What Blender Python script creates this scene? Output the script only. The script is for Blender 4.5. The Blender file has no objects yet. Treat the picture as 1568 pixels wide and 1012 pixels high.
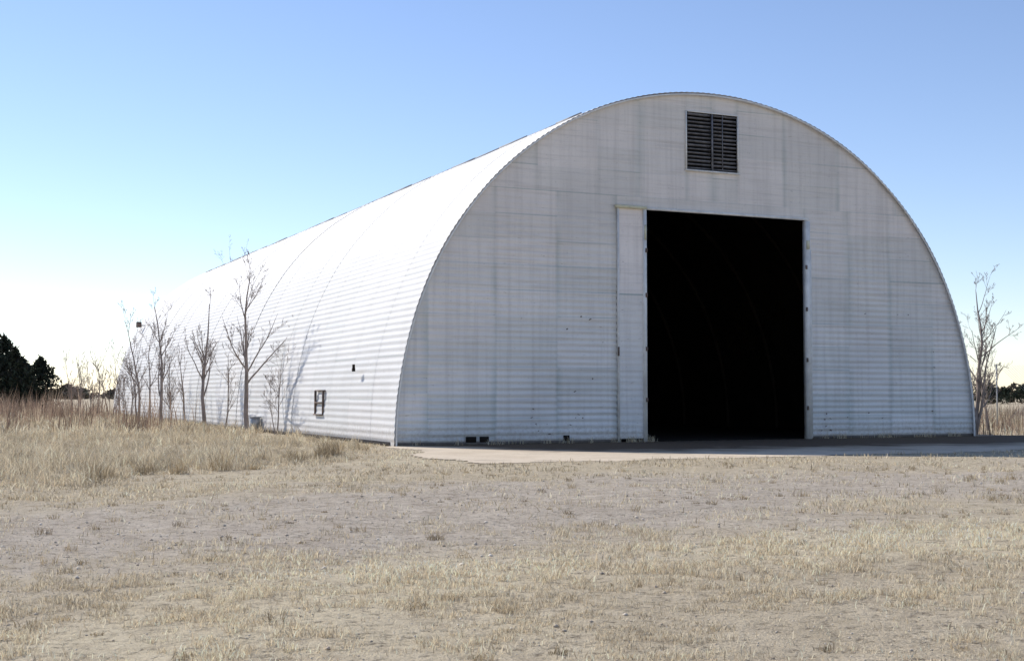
import bpy, math, numpy as np, random
from mathutils import Vector, Matrix, Quaternion
rng=np.random.default_rng(7); random.seed(7)
scene=bpy.context.scene
scene.view_settings.view_transform='Standard'
try: scene.view_settings.look='None'
except: pass
scene.view_settings.exposure=0
COL=scene.collection
# ---------------------------------------------------------------- helpers
TAB=np.random.default_rng(3).random((256,256))
def vn(x,y,s=1.0,seed=0):
    x=np.asarray(x,float)/s+seed*17.3+500; y=np.asarray(y,float)/s+seed*9.7+500
    xi=np.floor(x).astype(int); yi=np.floor(y).astype(int); fx=x-xi; fy=y-yi
    fx=fx*fx*(3-2*fx); fy=fy*fy*(3-2*fy)
    a=TAB[xi%256,yi%256]; b=TAB[(xi+1)%256,yi%256]; c=TAB[xi%256,(yi+1)%256]; d=TAB[(xi+1)%256,(yi+1)%256]
    return (a*(1-fx)+b*fx)*(1-fy)+(c*(1-fx)+d*fx)*fy
def fbm(x,y,s,seed=0):
    return (vn(x,y,s,seed)+.5*vn(x,y,s/2.1,seed+1)+.25*vn(x,y,s/4.3,seed+2))/1.75
def mesh_np(name,V,F,mat,parent=None,cols=None,attrs=None,smooth=False):
    V=np.asarray(V,np.float32); F=np.asarray(F,np.int32); k=F.shape[1]
    me=bpy.data.meshes.new(name)
    me.vertices.add(len(V)); me.vertices.foreach_set('co',V.ravel())
    me.loops.add(F.size); me.loops.foreach_set('vertex_index',F.ravel())
    me.polygons.add(len(F)); me.polygons.foreach_set('loop_start',np.arange(0,F.size,k,dtype=np.int32))
    me.polygons.foreach_set('loop_total',np.full(len(F),k,np.int32))
    if smooth: me.polygons.foreach_set('use_smooth',np.ones(len(F),bool))
    me.update(calc_edges=True); me.validate()
    if cols is not None:
        a=me.color_attributes.new('Col','FLOAT_COLOR','POINT')
        c=np.ones((len(V),4),np.float32); c[:,:3]=cols; a.data.foreach_set('color',c.ravel())
    if attrs:
        for n,v in attrs.items():
            a=me.attributes.new(n,'FLOAT','POINT'); a.data.foreach_set('value',np.asarray(v,np.float32).ravel())
    ob=bpy.data.objects.new(name,me); COL.objects.link(ob)
    if mat: me.materials.append(mat)
    if parent: ob.parent=parent
    return ob
class NT:
    def __init__(s,name):
        s.m=bpy.data.materials.new(name); s.m.use_nodes=True; s.t=s.m.node_tree; s.t.nodes.clear()
        s.out=s.t.nodes.new('ShaderNodeOutputMaterial')
    def n(s,typ,props=None,**ins):
        nd=s.t.nodes.new(typ)
        for k,v in (props or {}).items(): setattr(nd,k,v)
        for k,v in ins.items():
            k=k.replace('_',' ')
            sock=nd.inputs[int(k[1:])] if (k[0]=='i' and k[1:].isdigit()) else nd.inputs[k]
            if isinstance(v,bpy.types.NodeSocket): s.t.links.new(v,sock)
            else: sock.default_value=v
        return nd
    def mix(s,f,a,b,mode='MIX'):
        nd=s.t.nodes.new('ShaderNodeMix'); nd.data_type='RGBA'; nd.blend_type=mode
        for i,v in ((0,f),(6,a),(7,b)):
            if isinstance(v,bpy.types.NodeSocket): s.t.links.new(v,nd.inputs[i])
            else: nd.inputs[i].default_value=v if not isinstance(v,tuple) or len(v)==4 else v+(1,)
        return nd.outputs[2]
    def math(s,op,a,b=0.0,c=None,clamp=False):
        nd=s.t.nodes.new('ShaderNodeMath'); nd.operation=op; nd.use_clamp=clamp
        for i,v in enumerate((a,b,c)):
            if v is None: continue
            if isinstance(v,bpy.types.NodeSocket): s.t.links.new(v,nd.inputs[i])
            else: nd.inputs[i].default_value=v
        return nd.outputs[0]
    def coord(s,scale=(1,1,1)):
        tc=s.n('ShaderNodeTexCoord'); mp=s.n('ShaderNodeMapping',Vector=tc.outputs['Object'],Scale=scale); return mp.outputs[0]
    def noise(s,vec,scale,detail=4,rough=.55):
        return s.n('ShaderNodeTexNoise',Vector=vec,Scale=scale,Detail=float(detail),Roughness=rough).outputs['Fac']
    def ramp(s,f,a,b):
        return s.n('ShaderNodeMapRange',Value=f,From_Min=a,From_Max=b).outputs[0]
    def attr(s,n,out='Fac'):
        return s.n('ShaderNodeAttribute',{'attribute_name':n}).outputs[out]
    def finish(s,color,rough=.7,bump=None,bstr=.3,bdist=.02,metal=0.0,spec=.5,transl=0):
        p=s.n('ShaderNodeBsdfPrincipled',Metallic=metal)
        for k,v in (('Base Color',color),('Roughness',rough)):
            if isinstance(v,bpy.types.NodeSocket): s.t.links.new(v,p.inputs[k])
            else: p.inputs[k].default_value=v if not isinstance(v,tuple) or len(v)==4 else v+(1,)
        p.inputs['Specular IOR Level'].default_value=spec
        if bump is not None:
            b=s.n('ShaderNodeBump',Height=bump,Strength=bstr,Distance=bdist); s.t.links.new(b.outputs[0],p.inputs['Normal'])
        sh=p.outputs[0]
        if transl>0:
            t=s.n('ShaderNodeBsdfTranslucent')
            if isinstance(color,bpy.types.NodeSocket): s.t.links.new(color,t.inputs[0])
            else: t.inputs[0].default_value=color+(1,)
            mx=s.n('ShaderNodeMixShader',i0=transl,i1=sh,i2=t.outputs[0]); sh=mx.outputs[0]
        s.t.links.new(sh,s.out.inputs[0]); return s.m
def simple(name,c,rough=.8,var=.25,sc=6,metal=0.,spec=.3):
    m=NT(name); v=m.coord(); n=m.noise(v,sc)
    d=tuple(x*(1-var) for x in c); l=tuple(min(1,x*(1+var)) for x in c)
    return m.finish(m.mix(m.ramp(n,.3,.7),d,l),rough,bump=n,bstr=.2,metal=metal,spec=spec)
def box(V,F,c,s,R=None):
    cx,cy,cz=c; a,b,h=[x/2 for x in s]; i=len(V)
    for dx,dy,dz in ((-1,-1,-1),(1,-1,-1),(1,1,-1),(-1,1,-1),(-1,-1,1),(1,-1,1),(1,1,1),(-1,1,1)):
        p=Vector((dx*a,dy*b,dz*h))
        if R is not None: p=R@p
        V.append((cx+p.x,cy+p.y,cz+p.z))
    F+= [[i,i+3,i+2,i+1],[i+4,i+5,i+6,i+7],[i,i+1,i+5,i+4],[i+1,i+2,i+6,i+5],[i+2,i+3,i+7,i+6],[i+3,i,i+4,i+7]]
# ---------------------------------------------------------------- layout
OX,OY=-3.62,39.8; UX,UY=.910,.415; DX,DY=-.415,.910
ANG=math.atan2(UY,UX); W=23.2; H=11.93; L=63.0; EXP=2.06
def prof(n):
    t=np.linspace(0,math.pi,20001); c=np.cos(t); s=np.sin(t)
    x=W/2-np.sign(c)*np.abs(c)**(2/EXP)*W/2; z=np.abs(s)**(2/EXP)*H
    ds=np.r_[0,np.cumsum(np.hypot(np.diff(x),np.diff(z)))]
    q=np.linspace(0,ds[-1],n); return np.interp(q,ds,x),np.interp(q,ds,z),q
def halfw(z): return W/2*np.clip(1-(np.clip(z,0,H)/H)**EXP,0,1)**(1/EXP)
def bound(Y): return np.where(Y<39.8,np.interp(Y,[5,15,21,24.1,28.4,33,37,39.8],[-30,-14,-8.6,-6.1,-4.5,-3.9,-3.6,-3.7]),-3.62-.456*(Y-39.8))
def loc(x,y):
    a=x-OX; b=y-OY; return a*UX+b*UY, a*DX+b*DY
def inhut(x,y,m=0.1):
    u,d=loc(x,y); return (u>-m)&(u<W+m)&(d>-m)&(d<L+m)
def onapron(x,y):
    u,d=loc(x,y)
    left=np.interp(y,[28.7,33.5,39.3],[-.6,-2.3,-3.7])
    e=(fbm(x,y,1.6,31)-.5)*1.8
    return (d<0.05)&(d>-10.5+e+np.clip(u-12,0,30)*.12)&(x>left+e*.8)&(u<40)
def tall(x,y): return np.clip((bound(y)+(fbm(x,y,2.2,5)-.5)*3.4-x)/1.6,0,1)
def gravel(x,y):
    P=[(-16,7),(-9,10.5),(-5,13.5),(0,18.5),(6,23.5),(14,27.5),(30,34)]
    best=np.full(np.shape(x),1e9)
    for (ax,ay),(bx,by) in zip(P[:-1],P[1:]):
        dx,dy=bx-ax,by-ay; t=np.clip(((x-ax)*dx+(y-ay)*dy)/(dx*dx+dy*dy),0,1)
        best=np.minimum(best,np.hypot(x-ax-t*dx,y-ay-t*dy))
    best=best+(fbm(x,y,3.0,11)-.5)*8
    return np.clip(1-(best-1.4)/4.5,0,1)
def pale(x,y):
    P=[(-2.6,8.2),(-1.0,11.0),(3,13.5),(9,16.0),(16,19)]
    best=np.full(np.shape(x),1e9)
    for (ax,ay),(bx,by) in zip(P[:-1],P[1:]):
        dx,dy=bx-ax,by-ay; t=np.clip(((x-ax)*dx+(y-ay)*dy)/(dx*dx+dy*dy),0,1)
        best=np.minimum(best,np.hypot(x-ax-t*dx,y-ay-t*dy))
    return np.clip(1.2-(best+(fbm(x,y,2.0,15)-.5)*3)/1.6,0,1)
def gh(x,y):
    u,d=loc(x,y)
    m=np.clip(np.maximum.reduce([-u-.6,-d-12,u-W-6])/3,0,1)
    r=np.hypot(x,y); far=np.clip((140-r)/60,0,1)
    z=(fbm(x,y,7,21)-.5)*.22+(fbm(x,y,1.3,22)-.5)*.07
    return z*m*far
# ---------------------------------------------------------------- world, sun, camera
w=bpy.data.worlds.new("World"); scene.world=w; w.use_nodes=True
nt=w.node_tree; bg=nt.nodes['Background']; sky=nt.nodes.new('ShaderNodeTexSky'); sky.sky_type='NISHITA'
sky.sun_disc=False
S=Vector((-1.0,.85,1.0)).normalized()
sky.sun_elevation=math.asin(S.z); sky.sun_rotation=math.atan2(S.x,S.y)
sky.air_density=1.0; sky.dust_density=.03; sky.ozone_density=2.0; sky.altitude=900
tint=nt.nodes.new('ShaderNodeMix'); tint.data_type='RGBA'; tint.blend_type='MULTIPLY'; tint.inputs[0].default_value=1
tint.inputs[7].default_value=(1.06,1.0,1.06,1)
nt.links.new(sky.outputs[0],tint.inputs[6]); nt.links.new(tint.outputs[2],bg.inputs[0]); bg.inputs[1].default_value=.15
ld=bpy.data.lights.new('sun','SUN'); ld.energy=5.0; ld.angle=math.radians(.53); ld.color=(1,.95,.87)
lo=bpy.data.objects.new('sun',ld); COL.objects.link(lo); lo.rotation_euler=S.to_track_quat('Z','Y').to_euler(); lo.location=(-50,50,50)
cam=bpy.data.cameras.new('camera'); co=bpy.data.objects.new('camera',cam); COL.objects.link(co)
cam.sensor_width=36; cam.lens=36*1989/1568; cam.clip_end=8000; cam.clip_start=.1
co.location=(0,0,1.6); co.rotation_euler=(math.radians(90+2.79),0,0); scene.camera=co
# ---------------------------------------------------------------- materials
def metal_mat(name,base,shade,streaky=1.0,warm=0.0):
    m=NT(name); c=m.coord()
    tc=m.n('ShaderNodeTexCoord').outputs['Object']
    big=m.noise(m.coord((.35,.1,.35)),1.0,5); st=m.noise(m.coord((3.0,.6,.12)),1.6,5,.6)
    hz=m.noise(m.coord((.22,.22,6.0)),1.5,6,.7)
    fine=m.noise(c,9,6,.65); pan=m.attr('panel')
    col=m.mix(m.ramp(big,.35,.7),base,shade)
    col=m.mix(m.math('MULTIPLY',m.ramp(st,.47,.72),.36*streaky),col,(.50,.48,.46))
    col=m.mix(m.math('MULTIPLY',m.ramp(hz,.50,.70),.5*streaky),col,(.50,.48,.46))
    col=m.mix(m.math('MULTIPLY',m.ramp(fine,.55,.75),.22),col,(.42,.41,.40))
    pr=m.math('POWER',pan,1.25)
    col=m.mix(1.0,col,m.n('ShaderNodeCombineColor',Red=pr,Green=pan,Blue=pan).outputs[0],'MULTIPLY')
    sep=m.n('ShaderNodeSeparateXYZ',Vector=tc)
    if warm:
        wz=m.math('MULTIPLY',m.ramp(sep.outputs[2],0.5,8.0),warm)
        col=m.mix(wz,col,m.mix(1.0,col,(1.0,.925,.87),'MULTIPLY'))
    sp=m.noise(m.coord((1.0,1.0,4.0)),3.4,4,.72)
    col=m.mix(m.math('MULTIPLY',m.ramp(sp,.64,.70),.55*streaky),col,(.27,.22,.18))
    low=m.math('MULTIPLY',m.ramp(m.math('ADD',sep.outputs[2],m.math('MULTIPLY',fine,1.6)),1.4,.55),.7)
    col=m.mix(low,col,(.34,.28,.22))
    return m.finish(col,.6,bump=fine,bstr=.12,bdist=.02,spec=.2)
M_front=metal_mat('painted_corrugated_front',(.86,.85,.83),(.74,.73,.72),1.0,1.0)
M_side=metal_mat('painted_corrugated_side',(.77,.755,.74),(.71,.695,.68),.5)
M_trim=simple('white_trim_paint',(.74,.73,.70),.6,.15,3)
M_yel=simple('weathered_trim',(.64,.61,.44),.7,.2,3)
M_dark=simple('dark_interior',(.024,.02,.017),.95,.3,1,spec=.05)  # near-black: the interior's shade is put into the colour
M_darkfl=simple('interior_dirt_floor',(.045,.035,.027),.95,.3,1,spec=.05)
M_slat=simple('vent_louvre_metal',(.17,.17,.185),.6,.4,5)
M_rust=simple('rusty_steel',(.16,.12,.10),.8,.4,8)
M_galv=simple('galvanised_steel',(.42,.43,.44),.5,.2,8,metal=.5)
M_flash=simple('dull_flashing',(.34,.34,.35),.8,.35,.8)
# ---------------------------------------------------------------- quonset hut
hut=bpy.data.objects.new('quonset_hut',None); COL.objects.link(hut); hut.location=(OX,OY,0); hut.rotation_euler=(0,0,ANG)
NC=170; NP=NC*8+1; px,pz,ps=prof(NP)
tx=np.gradient(px); tz=np.gradient(pz); tl=np.hypot(tx,tz); nx,nz=-tz/tl,tx/tl
PIT=ps[-1]/NC
sheets=26; r=np.random.default_rng(5)
Vs=[];pan=[];Fs=[]; edges=np.linspace(-.14,L,sheets+1); base_i=0
for i in range(sheets):
    y0,y1=edges[i],edges[i+1]; o_=(r.random()-.5)*.012
    ys=np.r_[y0-.02,y0+.02,np.linspace(y0+.5,y1,5)] if i else np.r_[y0,y0+.02,np.linspace(y0+.5,y1,5)]
    for k,yy in enumerate(ys):
        off=.0085*np.cos(2*math.pi*ps/PIT)+o_+(.006*(1-(yy-y0)/(y1-y0)))
        off=off+.05*(vn(ps,np.full(NP,yy),3.0,40)-.5)+.012*(vn(ps,np.full(NP,yy),.9,41)-.5)
        Vs.append(np.c_[px+nx*off,np.full(NP,yy),pz+nz*off])
        band=np.floor((ps+ (i%2)*1.4)/2.8).astype(int)
        pv=np.random.default_rng(100+i).uniform(.95,1.0,40)[band]
        lap=np.abs(((ps+(i%2)*1.4)/2.8)%1-.5)>.492
        pan.append(pv*(.96 if k==0 else 1)*np.where(lap,.87,1))
    ii,jj=np.meshgrid(np.arange(len(ys)-1),np.arange(NP-1),indexing='ij'); a=(base_i+ii*NP+jj).ravel()
    Fs.append(np.c_[a,a+1,a+NP+1,a+NP]); base_i+=len(ys)*NP
mesh_np('curved_roof_shell',np.concatenate(Vs),np.concatenate(Fs),M_side,hut,attrs={'panel':np.concatenate(pan)},smooth=True)
qx,qz,qs=prof(80); g=.10
cx=W/2; sc=(W/2-g)/(W/2)
V=[];F=[]; rr=random.Random(2)
for sgn in (-1,1):
    for i in range(sheets):
        y0,y1=edges[i]+(.6 if i==0 else .02),edges[i+1]-.02
        phi=math.radians(24.7+rr.uniform(-.12,.12)); 
        ux=cx+sgn*math.sin(phi)*W/2*1.0; zc=float(H*(1-abs((ux-cx)/(W/2))**EXP)**(1/EXP))
        nrm=Vector((sgn*math.sin(phi),0,math.cos(phi))); hgt=.058+rr.uniform(-.018,.018)
        box(V,F,(ux+nrm.x*hgt/2,(y0+y1)/2,zc+nrm.z*hgt/2),(.08,y1-y0,hgt),Matrix.Rotation(sgn*phi,3,'Y'))
mesh_np('lap_flashing',V,F,M_flash,hut)
Vl=[];
for yy in (.12,L-.15):
    Vl.append(np.c_[cx+(qx-cx)*sc,np.full(80,yy),qz*sc])
V=np.concatenate(Vl); j=np.arange(79); F=np.c_[j,j+80,j+81,j+1]
mesh_np('interior_shade_liner',V,F,M_dark,hut,smooth=True)  # added shell, coloured near-black so the inside stays dark
V=[];F=[]
for yy in np.arange(4,L-2,4.0):
    for k in range(79):
        p=Vector((cx+(qx[k]-cx)*.985,0,qz[k]*.985)); q=Vector((cx+(qx[k+1]-cx)*.985,0,qz[k+1]*.985))
        i0=len(V)
        for P in (p,q):
            dv=Vector((P.x-cx,0,P.z)).normalized()
            for o,e in ((0,-.04),(0,.04),(.18,.04),(.18,-.04)):
                V.append((P.x-dv.x*o,yy+e,P.z-dv.z*o))
        for e in range(4): F.append([i0+e,i0+(e+1)%4,i0+4+(e+1)%4,i0+4+e])
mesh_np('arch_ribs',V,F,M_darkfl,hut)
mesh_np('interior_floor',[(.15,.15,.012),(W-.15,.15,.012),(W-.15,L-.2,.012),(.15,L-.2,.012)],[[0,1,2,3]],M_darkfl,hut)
V=[(cx,L-.05,0)]+[(qx[k],L-.05,qz[k]) for k in range(80)]
mesh_np('rear_wall',V,[[0,k+2,k+1] for k in range(79)],M_side,hut,attrs={'panel':np.ones(81)})
# front wall
D0,D1,DT=8.86,15.48,7.80; P0=7.80
V0,V1,VB,VT=10.54,12.62,9.27,11.27
z=np.arange(0,H,.025); z=np.unique(np.round(np.r_[z,DT,VB,VT,H-.02,H-.006,H-.001],4))
seams=[1.1,3.4,5.6,P0,D1,17.4,19.3,21.3]
topseams=[2.6,4.9,7.1,8.7,V0,11.6,V1,14.6,17.0,19.6]
ug=np.arange(0,W+.01,.29)
allu=np.unique(np.round(np.r_[ug,[s-.008 for s in seams+topseams],[s+.008 for s in seams+topseams],P0,D1,V0,V1,0,W],4))
UU,ZZ=np.meshgrid(allu,z)
hw=halfw(ZZ); Uc=np.clip(UU,W/2-hw,W/2+hw)
RH=.82
row=np.floor(ZZ/RH+.02).astype(int)
upper=ZZ>DT+.40
pid=np.where(upper,np.searchsorted(topseams,Uc)+50,np.searchsorted(seams,Uc))+row*7
R1=np.random.default_rng(12).random(300); R2=np.random.default_rng(13).random(300)
amp=.027*np.clip(1.25-ZZ/7.5,.12,1)*(.35+1.0*fbm(Uc,ZZ,2.6,50))*(.65+.5*R2[(pid*5)%300])
ph=(R1[pid%300]-.5)*.9
yo=amp*np.sin(2*math.pi*ZZ/.205+ph)+(R2[pid%300]-.5)*.006+(fbm(Uc,ZZ,1.4,60)-.5)*.05+(vn(Uc,ZZ,.35,63)-.5)*.012
yo+=-.008*((ZZ/RH+.02)%1<.06)*(R1[(pid*11)%300]>.4)
panv=.90+.10*R1[(pid*3)%300]
lapm=((ZZ/RH+.02)%1<.035)*(R1[(pid*11)%300]>.35)
sd=np.zeros_like(Uc)
for s in seams: sd=np.maximum(sd,(np.abs(Uc-s)<.012)&(~upper))
for s in topseams: sd=np.maximum(sd,(np.abs(Uc-s)<.012)&upper)
panv=panv*(1-.20*sd*vn(Uc,ZZ,1.1,66))*(1-.36*lapm*vn(Uc,ZZ,1.5,67))
V=np.c_[Uc.ravel(),yo.ravel(),ZZ.ravel()]
nc=len(allu); F=[]
for i in range(len(z)-1):
    zm=(z[i]+z[i+1])/2
    for j in range(nc-1):
        um=(allu[j]+allu[j+1])/2
        if zm<DT and P0<um<D1: continue
        if VB<zm<VT and V0<um<V1: continue
        if Uc[i,j+1]-Uc[i,j]<1e-5 and Uc[i+1,j+1]-Uc[i+1,j]<1e-5: continue
        b=i*nc+j; F.append((b,b+1,b+nc+1,b+nc))
mesh_np('front_wall',V,F,M_front,hut,attrs={'panel':panv.ravel()},smooth=True)
V=[];F=[]
ex,ez,es=prof(160)
for k in range(160):
    dv=Vector((ex[k]-cx,0,ez[k])).normalized()
    for o,yv in ((.0,-.15),(-.05,-.15),(-.05,-.11),(.0,-.11)):
        V.append((ex[k]+dv.x*(o-.02),yv,max(ez[k]+dv.z*(o-.02),0)))
for k in range(159):
    for e in range(4): F.append([k*4+e,k*4+(e+1)%4,k*4+4+(e+1)%4,k*4+4+e])
mesh_np('arch_edge_trim',V,F,M_trim,hut)
zz=np.arange(.12,DT+.0,.025); uu=np.r_[P0+.05,np.linspace(P0+.09,D0-.09,6),D0-.05]
U2,Z2=np.meshgrid(uu,zz); y2=-.05+.009*np.sin(2*math.pi*Z2/.205)*np.clip(1.1-Z2/8,.2,1)
a=(np.arange(len(zz)-1)[:,None]*len(uu)+np.arange(len(uu)-1)).ravel(); n=len(uu)
pv=np.where(Z2>4.9,1.06,.98)*np.where(abs(Z2-4.9)<.02,.6,1)
mesh_np('door_leaf',np.c_[U2.ravel(),y2.ravel(),Z2.ravel()],np.c_[a,a+1,a+n+1,a+n],M_front,hut,attrs={'panel':pv.ravel()},smooth=True)
V=[];F=[]
box(V,F,(P0+.02,-.06,DT/2),(.05,.09,DT)); box(V,F,(D0-.03,-.05,DT/2),(.11,.16,DT-.02))
box(V,F,(D1+.045,-.03,DT/2-.02),(.19,.20,DT-.05)); box(V,F,(D1+.19,-.05,3.4),(.05,.06,6.7))
box(V,F,((D0+D1)/2+.05,-.04,DT+.02),(D1-D0+.1,.12,.08))
mesh_np('door_frame',V,F,M_trim,hut)
V=[];F=[]; box(V,F,((P0+D0)/2-.02,-.09,DT+.03),(D0-P0+.1,.14,.10)); box(V,F,(D1+.02,-.16,6.9),(.1,.06,.3)); box(V,F,(D0-.04,-.16,7.0),(.05,.05,.5))
mesh_np('door_track_cap',V,F,M_yel,hut)
V=[];F=[]
for zz_ in (1.4,3.1,4.9,6.4): box(V,F,(D0-.0,-.15,zz_),(.06,.04,.14)); box(V,F,(D1-.05,-.15,zz_-.3),(.06,.04,.14))
box(V,F,(P0+.0,-.12,3.0),(.05,.05,.3))
mesh_np('door_hinges',V,F,M_rust,hut)
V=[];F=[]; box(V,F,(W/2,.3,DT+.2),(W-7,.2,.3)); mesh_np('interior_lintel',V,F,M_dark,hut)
V=[];F=[]
box(V,F,((V0+V1)/2,-.02,VT+.015),(V1-V0+.06,.08,.03)); box(V,F,((V0+V1)/2,-.04,VB-.025),(V1-V0+.10,.13,.05))
box(V,F,(V0-.015,-.02,(VB+VT)/2),(.03,.08,VT-VB-.002)); box(V,F,(V1+.015,-.02,(VB+VT)/2),(.03,.08,VT-VB-.002))
mesh_np('vent_frame',V,F,M_trim,hut)
V=[];F=[]; ns=15
for k in range(ns):
    zc=VB+(k+.5)*(VT-VB)/ns
    for a_,b_ in ((V0,(V0+V1)/2-.03),((V0+V1)/2+.03,V1)):
        tilt=Matrix.Rotation(math.radians(-28+random.uniform(-12,9)),3,'X')@Matrix.Rotation(random.uniform(-.008,.008),3,'Y')
        box(V,F,((a_+b_)/2,.03,zc),(b_-a_-.01,.10,.012),tilt)
box(V,F,((V0+V1)/2,-.02,(VB+VT)/2),(.05,.06,VT-VB-.01)); box(V,F,((V0*.3+V1*.7),-.03,(VB+VT)/2),(.02,.03,VT-VB-.01))
mesh_np('vent_louvres',V,F,M_slat,hut)
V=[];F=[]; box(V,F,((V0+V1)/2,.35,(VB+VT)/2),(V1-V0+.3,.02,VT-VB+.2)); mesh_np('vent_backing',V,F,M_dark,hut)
V=[];F=[]
for u0,wd in ((2.55,.34),(3.0,.3),(5.9,.2)): box(V,F,(u0,-.04,.17),(wd,.05,.18))
box(V,F,(-.05,3.9,2.4),(.06,.2,.11)); box(V,F,(-.06,3.86,2.5),(.08,.05,.16))
mesh_np('base_vents',V,F,M_dark,hut)
V=[];F=[]; rr=random.Random(9)
for _ in range(34):
    u0=rr.choice([rr.uniform(4.5,7.6),rr.uniform(16,22)]); z0=rr.choice([rr.uniform(.3,1.0),rr.uniform(1,5.0)])
    hwz=float(halfw(np.array(z0)))
    if u0>W/2+hwz-.3: continue
    box(V,F,(u0,-.036,z0),(rr.uniform(.02,.09),.010,rr.uniform(.015,.045)),Matrix.Rotation(rr.uniform(-.5,.5),3,'Y'))
mesh_np('rust_plates',V,F,M_rust,hut)
V=[];F=[]
def xs(z): return W/2-float(halfw(np.array(z)))
yc=8.2; zb,zt=.85,1.72
for yy in (yc-.5,yc+.5): box(V,F,(xs(1.3)-.04,yy,(zb+zt)/2),(.08,.05,zt-zb))
for z_ in (zb,(zb+zt)/2,zt): box(V,F,(xs(z_)-.05,yc,z_),(.08,1.07 if z_!=(zb+zt)/2 else .93,.04))
mesh_np('side_window_frame',V,F,M_rust,hut)
V=[];F=[]; box(V,F,(xs(7)-.35,L-3,6.6),(.7,.06,.06)); box(V,F,(xs(7)-.75,L-3,6.65),(.35,.3,.4)); mesh_np('floodlight',V,F,M_rust,hut)
V=[];F=[]; box(V,F,(xs(.5)-.25,17.0,.35),(.35,.4,.5)); box(V,F,(xs(.5)-.25,17.0,.62),(.42,.47,.04)); mesh_np('utility_box',V,F,M_galv,hut)
V=[];F=[]; box(V,F,(P0/2,.06,.05),(P0-.02,.24,.10)); box(V,F,((D1+W)/2+.1,.06,.05),(W-D1-.1,.24,.10)); box(V,F,(-.02,L/2+.1,.06),(.22,L-.3,.12))
mesh_np('foundation_sill',V,F,simple('dark_concrete_sill',(.16,.14,.12),.9),hut)  # thin curb, coloured dark for the gap along the wall base
# ---------------------------------------------------------------- ground
def axis(lo,hi,step,far):
    core=np.arange(lo,hi+step/2,step); g=[]; d=step; x=hi
    while x<far: d*=1.22; x+=d; g.append(x)
    l=[]; d=step; x=lo
    while x>-far: d*=1.22; x-=d; l.append(x)
    return np.r_[l[::-1],core,g]
gx=axis(-26,26,.22,3500); gy=axis(3,60,.22,3500); gx_,gy_=np.meshgrid(gx,gy)
Zg=gh(gx_,gy_); n=len(gx)
a=(np.arange(len(gy)-1)[:,None]*n+np.arange(n-1)).ravel()
m=NT('dry_ground'); c=m.coord()
gr=m.attr('gravel'); ta=m.attr('tall'); pl=m.attr('pale')
n1=m.noise(c,.22,6,.6); n2=m.noise(c,1.7,6,.65); n3=m.noise(c,9,6,.78); n4=m.noise(c,45,3,.7); n5=m.noise(c,3.5,6,.75)
grass=m.mix(m.ramp(n2,.3,.7),(.50,.41,.285),(.67,.565,.41))
grass=m.mix(m.math('MULTIPLY',m.ramp(n1,.47,.65),.5),grass,(.72,.61,.42))
grav=m.mix(m.ramp(n2,.35,.7),(.49,.41,.325),(.67,.585,.48))
col=m.mix(m.ramp(m.math('ADD',gr,m.math('MULTIPLY',m.math('SUBTRACT',n5,.5),1.4)),.15,.85),grass,grav)
col=m.mix(m.math('MULTIPLY',pl,.75),col,m.mix(m.ramp(n5,.3,.7),(.64,.53,.36),(.80,.69,.49)))
col=m.mix(m.math('MULTIPLY',ta,.7),col,m.mix(n2,(.36,.28,.18),(.56,.45,.31)))
col=m.mix(m.math('MULTIPLY',m.ramp(n5,.50,.36),.35),col,(.28,.22,.16))
col=m.mix(m.math('MULTIPLY',m.ramp(n3,.48,.36),.8),col,(.15,.12,.085))
col=m.mix(m.math('MULTIPLY',m.ramp(n4,.54,.70),.55),col,(.86,.77,.62))
M_ground=m.finish(col,.95,bump=m.math('ADD',n3,m.math('MULTIPLY',n4,.4)),bstr=1.0,bdist=.06,spec=.05)
mesh_np('ground',np.c_[gx_.ravel(),gy_.ravel(),Zg.ravel()],np.c_[a,a+1,a+n+1,a+n],M_ground,attrs={'gravel':gravel(gx_,gy_),'tall':tall(gx_,gy_),'pale':pale(gx_,gy_)},smooth=True)
ax=np.arange(-4.5,40,.15); ay=np.arange(22,58,.15); AX,AY=np.meshgrid(ax,ay); ok=onapron(AX,AY)
n=len(ax); g4=ok[:-1,:-1]&ok[1:,1:]&ok[:-1,1:]&ok[1:,:-1]; I,J=np.nonzero(g4); a=I*n+J
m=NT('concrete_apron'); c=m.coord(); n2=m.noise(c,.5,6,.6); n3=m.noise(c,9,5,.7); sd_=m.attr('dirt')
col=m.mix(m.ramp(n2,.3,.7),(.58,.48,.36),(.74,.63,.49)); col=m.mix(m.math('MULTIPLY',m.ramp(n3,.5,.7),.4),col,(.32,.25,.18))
col=m.mix(m.ramp(m.math('ADD',sd_,m.math('SUBTRACT',n2,.5)),.05,.45),col,m.mix(m.ramp(n3,.3,.7),(.11,.08,.055),(.18,.135,.095)))  # deepens the hut's cast shadow by painting it into the apron colour
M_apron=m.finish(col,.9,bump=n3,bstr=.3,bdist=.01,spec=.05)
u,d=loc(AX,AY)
mesh_np('concrete_apron',np.c_[AX.ravel(),AY.ravel(),np.maximum(gh(AX,AY),0).ravel()+.008],np.c_[a,a+1,a+n+1,a+n],M_apron,smooth=True,attrs={'dirt':np.clip(1+d/9,0,1)*np.clip((u+d*.25-.0)/3,0,1)})
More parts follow.
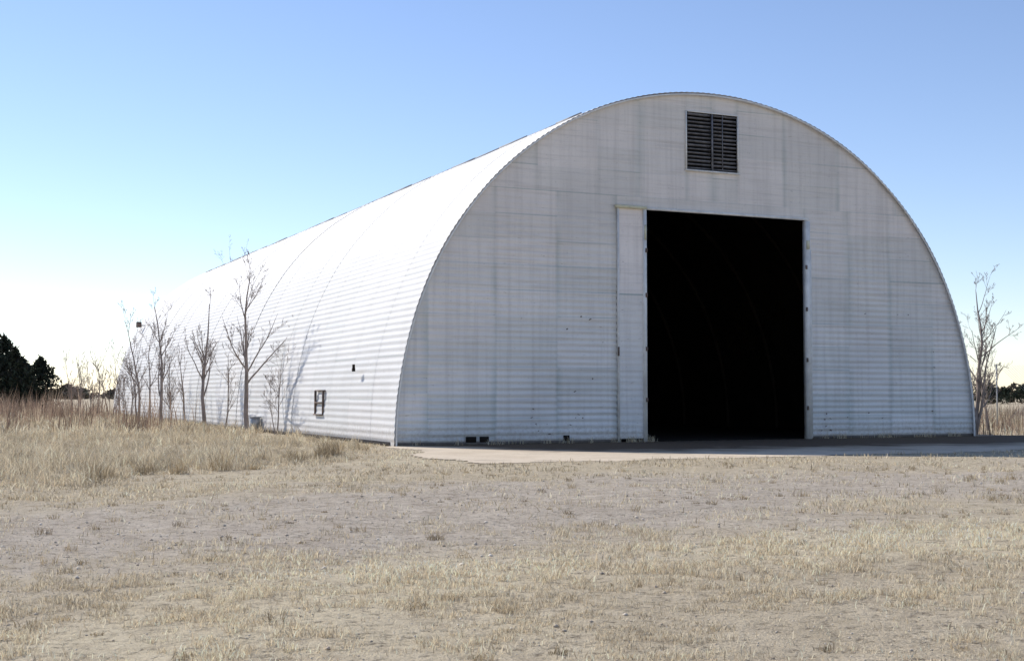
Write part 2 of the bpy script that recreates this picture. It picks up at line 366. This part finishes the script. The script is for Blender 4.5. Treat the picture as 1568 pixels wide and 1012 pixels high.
# ---------------------------------------------------------------- grass
def grassmat(name,tr=.35):
    m=NT(name); return m.finish(m.attr('Col','Color'),.8,spec=.1,transl=tr)
M_grass=grassmat('dry_grass_blades',.35)
PAL=np.array([(.76,.64,.45),(.86,.76,.57),(.66,.54,.37),(.48,.39,.27),(.82,.72,.54)])
def blades(name,x,y,h,w,lean,pal=PAL,bright=None,z=None,mat=M_grass):
    N=len(x); z=gh(x,y) if z is None else z; th=rng.uniform(0,2*np.pi,N); la=rng.uniform(0,2*np.pi,N)
    tx,ty=np.cos(th)*w/2,np.sin(th)*w/2; lx,ly=np.cos(la)*lean*h,np.sin(la)*lean*h
    zt=h*np.sqrt(np.clip(1-(lean*.8)**2,.05,1))
    V=np.empty((N,5,3)); 
    V[:,0]=np.c_[x-tx,y-ty,z-.01]; V[:,1]=np.c_[x+tx,y+ty,z-.01]
    V[:,2]=np.c_[x+lx*.35-tx*.75,y+ly*.35-ty*.75,z+zt*.6]; V[:,3]=np.c_[x+lx*.35+tx*.75,y+ly*.35+ty*.75,z+zt*.6]
    V[:,4]=np.c_[x+lx,y+ly,z+zt]
    b=np.arange(N)[:,None]*5
    F=np.concatenate([b+[0,1,3],b+[0,3,2],b+[2,3,4]])
    c=pal[rng.integers(0,len(pal),N)]*rng.uniform(.7,1.2,(N,1))
    if bright is not None: c=c*bright[:,None]
    return mesh_np(name,V.reshape(-1,3),F,mat,cols=np.clip(np.repeat(c,5,0),0,.9))
X=[];Y=[];Hh=[];Wd=[]
for y0,y1,den,hh,ww in ((6.5,11,3600,.036,.006),(11,16,2000,.042,.008),(16,24,700,.05,.012),(24,44,190,.06,.02)):
    xm=.5*y1+2; N=int((2*xm)*(y1-y0)*den*.9); x=rng.uniform(-xm,xm,N); y=rng.uniform(y0,y1,N)
    k=(np.abs(x)<.44*y+1.5)
    p=(1-.8*gravel(x,y)*(1-pale(x,y)))*np.clip(fbm(x,y,.9,70)*3.4-1.2+pale(x,y)*.6,0.05,1)*np.clip(vn(x,y,.16,71)*2.8-.9,.03,1)*1.35
    k&=(rng.random(N)<p)&(~onapron(x,y))&(~inhut(x,y))&(tall(x,y)<.7)
    x=x[k];y=y[k]; X.append(x);Y.append(y)
    s=.45+1.2*vn(x,y,.5,72); Hh.append(hh*s*rng.uniform(.5,1.8,len(x))); Wd.append(np.full(len(x),ww)*rng.uniform(.6,1.4,len(x)))
X=np.concatenate(X);Y=np.concatenate(Y);Hh=np.concatenate(Hh);Wd=np.concatenate(Wd)
blades('mown_dry_grass',X,Y,Hh,Wd,rng.uniform(.3,1.2,len(X)),bright=.70+.5*fbm(X,Y,2.5,73)+.2*pale(X,Y))
def clumps(name,N,xr,yr,nb,hr,rad,wid,cond,pal=PAL,lean=(.1,.7)):
    cx_=rng.uniform(*xr,N); cy_=rng.uniform(*yr,N); k=cond(cx_,cy_)&(~inhut(cx_,cy_,.25))&(~onapron(cx_,cy_)); cx_=cx_[k];cy_=cy_[k]
    M=len(cx_); s=rng.uniform(.4,1.3,M)*(.25+1.5*fbm(cx_,cy_,2.6,80)**1.4); tint=rng.uniform(.6,1.2,M)
    r_=rad*np.sqrt(rng.random((M,nb)))*s[:,None]**.5; t=rng.uniform(0,6.283,(M,nb))
    x=(cx_[:,None]+r_*np.cos(t)).ravel(); y=(cy_[:,None]+r_*np.sin(t)).ravel()
    h=(rng.uniform(*hr,(M,nb))*s[:,None]).ravel(); b=np.repeat(tint,nb)
    k=~inhut(x,y,.1); x,y,h,b=x[k],y[k],h[k],b[k]
    return blades(name,x,y,h,np.full(len(x),wid),rng.uniform(*lean,len(x)),pal,b)
vis=lambda x,y:(np.abs(x)<.46*y+3)
clumps('tall_dry_grass',6500,(-24,-2),(17,47),34,(.12,.42),.22,.012,lambda x,y:(rng.random(len(x))<tall(x,y)*(.08+1.7*np.clip(fbm(x,y,2.4,81)-.32,0,1)))&vis(x,y),lean=(.2,1.0))
clumps('tall_dry_grass',7000,(-60,-6),(47,115),22,(.18,.56),.42,.03,lambda x,y:(tall(x,y)>.5)&vis(x,y),lean=(.2,.9))
clumps('flattened_thatch',4500,(-24,-2),(17,60),26,(.10,.24),.45,.016,lambda x,y:(tall(x,y)>.3)&vis(x,y),np.array([(.76,.65,.46),(.66,.55,.38),(.84,.74,.56)]),(.9,1.5))
PT=np.array([(.44,.35,.22),(.54,.43,.28),(.36,.28,.18)])
clumps('bunch_grass',130,(-16,-1),(18,41),110,(.2,.46),.24,.010,lambda x,y:(tall(x,y)>.15)&(tall(x,y)<.98)&vis(x,y),PT,(.1,1.0))
clumps('low_weeds',420,(-10,14),(7.5,30),26,(.04,.12),.09,.007,lambda x,y:(tall(x,y)<.2)&vis(x,y),PT,(.3,1.1))
PW=np.array([(.30,.21,.155),(.38,.27,.20),(.26,.19,.15),(.45,.35,.26)])
clumps('brown_weeds',1500,(-62,-14),(52,118),16,(.9,2.0),.6,.03,lambda x,y:(tall(x,y)>.9)&vis(x,y)&(vn(x,y,9,90)>.35)&(x<bound(y)-2.5),PW,(.05,.4))
clumps('tall_dry_grass',1800,(18,60),(46,110),20,(.3,.8),.4,.03,lambda x,y:vis(x,y)&(loc(x,y)[0]>W+.3))
clumps('brown_weeds',500,(18,40),(50,80),16,(.5,1.2),.5,.025,lambda x,y:vis(x,y)&(loc(x,y)[0]>W+.4),PW,(.05,.5))
tt=rng.uniform(0,23,260); dd=-rng.uniform(.05,.35,260)
k=((tt<P0+1.2)|(tt>D1))&(rng.random(260)<np.where(np.abs(tt-8.6)<.5,1,.25)); tt=tt[k];dd=dd[k]
x=OX+tt*UX+dd*DX; y=OY+tt*UY+dd*DY; x=np.repeat(x,14)+rng.normal(0,.1,14*len(tt)); y=np.repeat(y,14)+rng.normal(0,.06,14*len(tt))
blades('foundation_weeds',x,y,rng.uniform(.06,.3,len(x)),np.full(len(x),.012),rng.uniform(.1,.8,len(x)),z=np.full(len(x),.01))
N=60000; y=6.5+22*rng.random(N)**1.5; x=rng.uniform(-1,1,N)*(.44*y+2); k=(rng.random(N)<gravel(x,y)*.6+.06)&(tall(x,y)<.5)&~onapron(x,y); x=x[k];y=y[k];N=len(x)
s=rng.uniform(.004,.011,N)*(1+(rng.random(N)<.04)*1.5); base=np.array([(1,0,0),(0,1,0),(-1,0,0),(0,-1,0),(0,0,.7),(0,0,-.5)])
V=base[None]*s[:,None,None]*rng.uniform(.6,1.4,(N,6,1)); V[:,:,0]+=x[:,None]; V[:,:,1]+=y[:,None]; V[:,:,2]+=(gh(x,y)+s*.2)[:,None]
f=np.array([(0,1,4),(1,2,4),(2,3,4),(3,0,4),(1,0,5),(2,1,5),(3,2,5),(0,3,5)]); F=(np.arange(N)[:,None,None]*6+f).reshape(-1,3)
c=np.array([(.64,.56,.46),(.74,.66,.56),(.48,.41,.33),(.6,.49,.38)])[rng.integers(0,4,N)]*rng.uniform(.7,1.2,(N,1))
M_st=NT('gravel_stones'); M_st=M_st.finish(M_st.attr('Col','Color'),.9,spec=.2)
mesh_np('gravel',V.reshape(-1,3),F,M_st,cols=np.repeat(c,6,0))
# ---------------------------------------------------------------- bare trees
M_bark=simple('bare_tree_bark',(.30,.25,.22),.95,.3,4,spec=.1)
def tree(name,x,y,Ht,seed,stems=1,spread=.5,r0=.07,depth=4):
    rd=random.Random(seed); V=[];F=[]
    def tube(pts,rad,k):
        i0=len(V)
        for i,p in enumerate(pts):
            t=(pts[min(i+1,len(pts)-1)]-pts[max(i-1,0)]).normalized()
            a=t.orthogonal().normalized(); b=t.cross(a)
            for e in range(k):
                an=6.283*e/k; q=p+(a*math.cos(an)+b*math.sin(an))*rad[i]; V.append((q.x,q.y,q.z))
        for i in range(len(pts)-1):
            for e in range(k):
                F.append((i0+i*k+e,i0+i*k+(e+1)%k,i0+(i+1)*k+(e+1)%k,i0+(i+1)*k+e))
    def br(p,d,ln,r,dep):
        n=8 if dep>=depth-1 else 4; pts=[p.copy()]; rad=[r]; q=p.copy(); dd=d.copy()
        for i in range(n):
            up=.10 if dep==depth else .05
            dd=(dd+Vector((rd.gauss(0,.085),rd.gauss(0,.085),rd.gauss(up,.06)))).normalized(); q=q+dd*ln/n
            pts.append(q.copy()); rad.append(max(r*(1-(i+1)/n*.85),.0045))
        tube(pts,rad,6 if dep==depth else (4 if dep>1 else 3))
        if dep<=0: return
        nc=rd.randint(9,12) if dep==depth else rd.randint(4,5)
        for c in range(nc):
            t=rd.uniform(.22 if dep==depth else .15,.98); f=t*n; i=min(int(f),n-1); pp=pts[i].lerp(pts[i+1],f-i); td=(pts[i+1]-pts[i]).normalized()
            sd=td.orthogonal().normalized(); sd.rotate(Quaternion(td,rd.uniform(0,6.283)))
            nd=(td*rd.uniform(.75,1.05)+sd*rd.uniform(.35,.8)*(spread/.5)+Vector((0,0,.12))).normalized()
            br(pp,nd,ln*rd.uniform(.28,.48)*(1.15-.6*t),max(rad[i]*.5,.0055),dep-1)
    for s_ in range(stems):
        an=rd.uniform(0,6.283); tl=.12*(s_>0); d=Vector((math.cos(an)*tl,math.sin(an)*tl,1)).normalized()
        br(Vector((x+math.cos(an)*.12*s_,y+math.sin(an)*.12*s_,float(gh(np.array(x),np.array(y)))-.05)),d,Ht*(1 if s_==0 else rd.uniform(.55,.8)),r0*(1 if s_==0 else .7),depth)
    mesh_np(name,V,F,M_bark,smooth=True)
def at(px,Y): return (px-784)/1989*Y
tree('bare_tree',at(380,53),53,6.5,81,1,.5,.12)
tree('bare_tree',at(315,60),60,5.9,82,1,.45,.11)
tree('bare_tree',at(247,66),66,6.0,83,1,.5,.11)
tree('bare_tree',at(214,74),74,5.8,84,2,.55,.09)
tree('bare_tree',at(284,64),64,3.8,85,1,.45,.06,3)
tree('bare_tree',at(345,56),56,3.4,86,1,.5,.045,3)
tree('bare_tree',at(425,51),51,3.3,87,2,.6,.035,3)
tree('bare_tree',at(228,70),70,5.0,88,1,.5,.07,3)
for i,(px_,Y_,h_) in enumerate([(112,90,4.2),(122,88,4.8),(140,92,4.2),(152,88,4.6),(168,86,3.8),(185,80,4.6),(200,78,4.1),(262,68,3.4)]): tree('sapling',at(px_,Y_),Y_,h_,30+i,3,.42,.05,3)
tree('bare_tree',at(1492,51),51,5.9,91,3,.6,.10)
tree('bare_tree',at(1512,57),57,4.5,92,2,.6,.06,3)
tree('bare_tree',at(372,114),114,13.6,93,3,.6,.20)
# ---------------------------------------------------------------- cedars + tree line
M_ced=NT('cedar_foliage'); M_ced=M_ced.finish(M_ced.attr('Col','Color'),.9,spec=.1,transl=.1)
def foliage(name,cl,pal,n_leaf=.3):
    V=[];C=[]
    for (x,y,rx,h,N) in cl:
        t=rng.random(N)**.8; lob=1+.28*np.sin(rng.integers(3,6)*6.283*t*2+rng.uniform(0,6)); 
        a=rng.uniform(0,6.283,N); prof_=np.clip(np.sin(np.clip(t,0.0,1)**.6*3.14),0,1)**.8
        rr=rx*prof_*np.sqrt(rng.random(N))*(1+.5*(vn(a*2,t*7,1,int(abs(x)))-.5)*2)*lob**.5
        P=np.c_[x+rr*np.cos(a),y+rr*np.sin(a),.1+h*t*(1+.12*(vn(a*1.5,t*3,1,7)-.5))]
        s=n_leaf*rng.uniform(.4,1.2,N)
        T=rng.normal(0,1,(N,3,3))*s[:,None,None]*.5; V.append((P[:,None,:]+T).reshape(-1,3))
        c=pal[rng.integers(0,len(pal),N)]*rng.uniform(.6,1.3,(N,1)); C.append(np.repeat(c,3,0))
    V=np.concatenate(V); C=np.concatenate(C); F=np.arange(len(V)).reshape(-1,3)
    mesh_np(name,V,F,M_ced,cols=C)
PC=np.array([(.03,.04,.027),(.05,.06,.038),(.035,.035,.027)])
for px_,Y_,rx,h in ((-22,118,2.9,7.8),(6,120,2.6,6.6),(36,125,2.0,4.6),(62,121,2.0,4.7),(22,116,2.0,5.4),(-60,122,3.4,8.5)):
    foliage('cedar_tree',[(at(px_,Y_),Y_,rx,h,4500)],PC,.28)
PL=np.array([(.10,.085,.07),(.07,.07,.05),(.13,.105,.085)])
cl=[]
for x in np.arange(-330,330,4.0):
    yy=420+30*math.sin(x*.02); hh=rng.uniform(2.2,5.0)*(.5+vn(x,0,40,5)*1.0); cl.append((x+rng.normal(0,2),yy+rng.normal(0,8),4.5,hh,260))
foliage('distant_tree_line',cl,PL,1.2)
cl=[(x+rng.normal(0,1),205+rng.normal(0,3),2.8,rng.uniform(2.2,3.6),700) for x in np.arange(74,130,4)]
foliage('distant_cedar_row',cl,PC,.45)
# ---------------------------------------------------------------- chain link fence
V=[];F=[]
fx0,fx1,fy=22.0,46.0,59.0; fh=2.9
for x in np.arange(fx0,fx1+.1,3.0): box(V,F,(x,fy,fh/2),(.05,.05,fh+.1))
sp=.12
for s in (1,-1):
    for x in np.arange(fx0-fh,fx1+fh,sp):
        a0=Vector((x,fy+.01*s,0)); b0=Vector((x+s*fh,fy+.01*s,fh))
        if min(a0.x,b0.x)<fx0 or max(a0.x,b0.x)>fx1: 
            continue
        d=(b0-a0).normalized(); o=Vector((-d.z,0,d.x))*.004; i0=len(V)
        for q in (a0-o,a0+o,b0+o,b0-o): V.append(tuple(q))
        F.append([i0,i0+1,i0+2,i0+3])
mesh_np('chain_link_fence',V,F,M_galv)
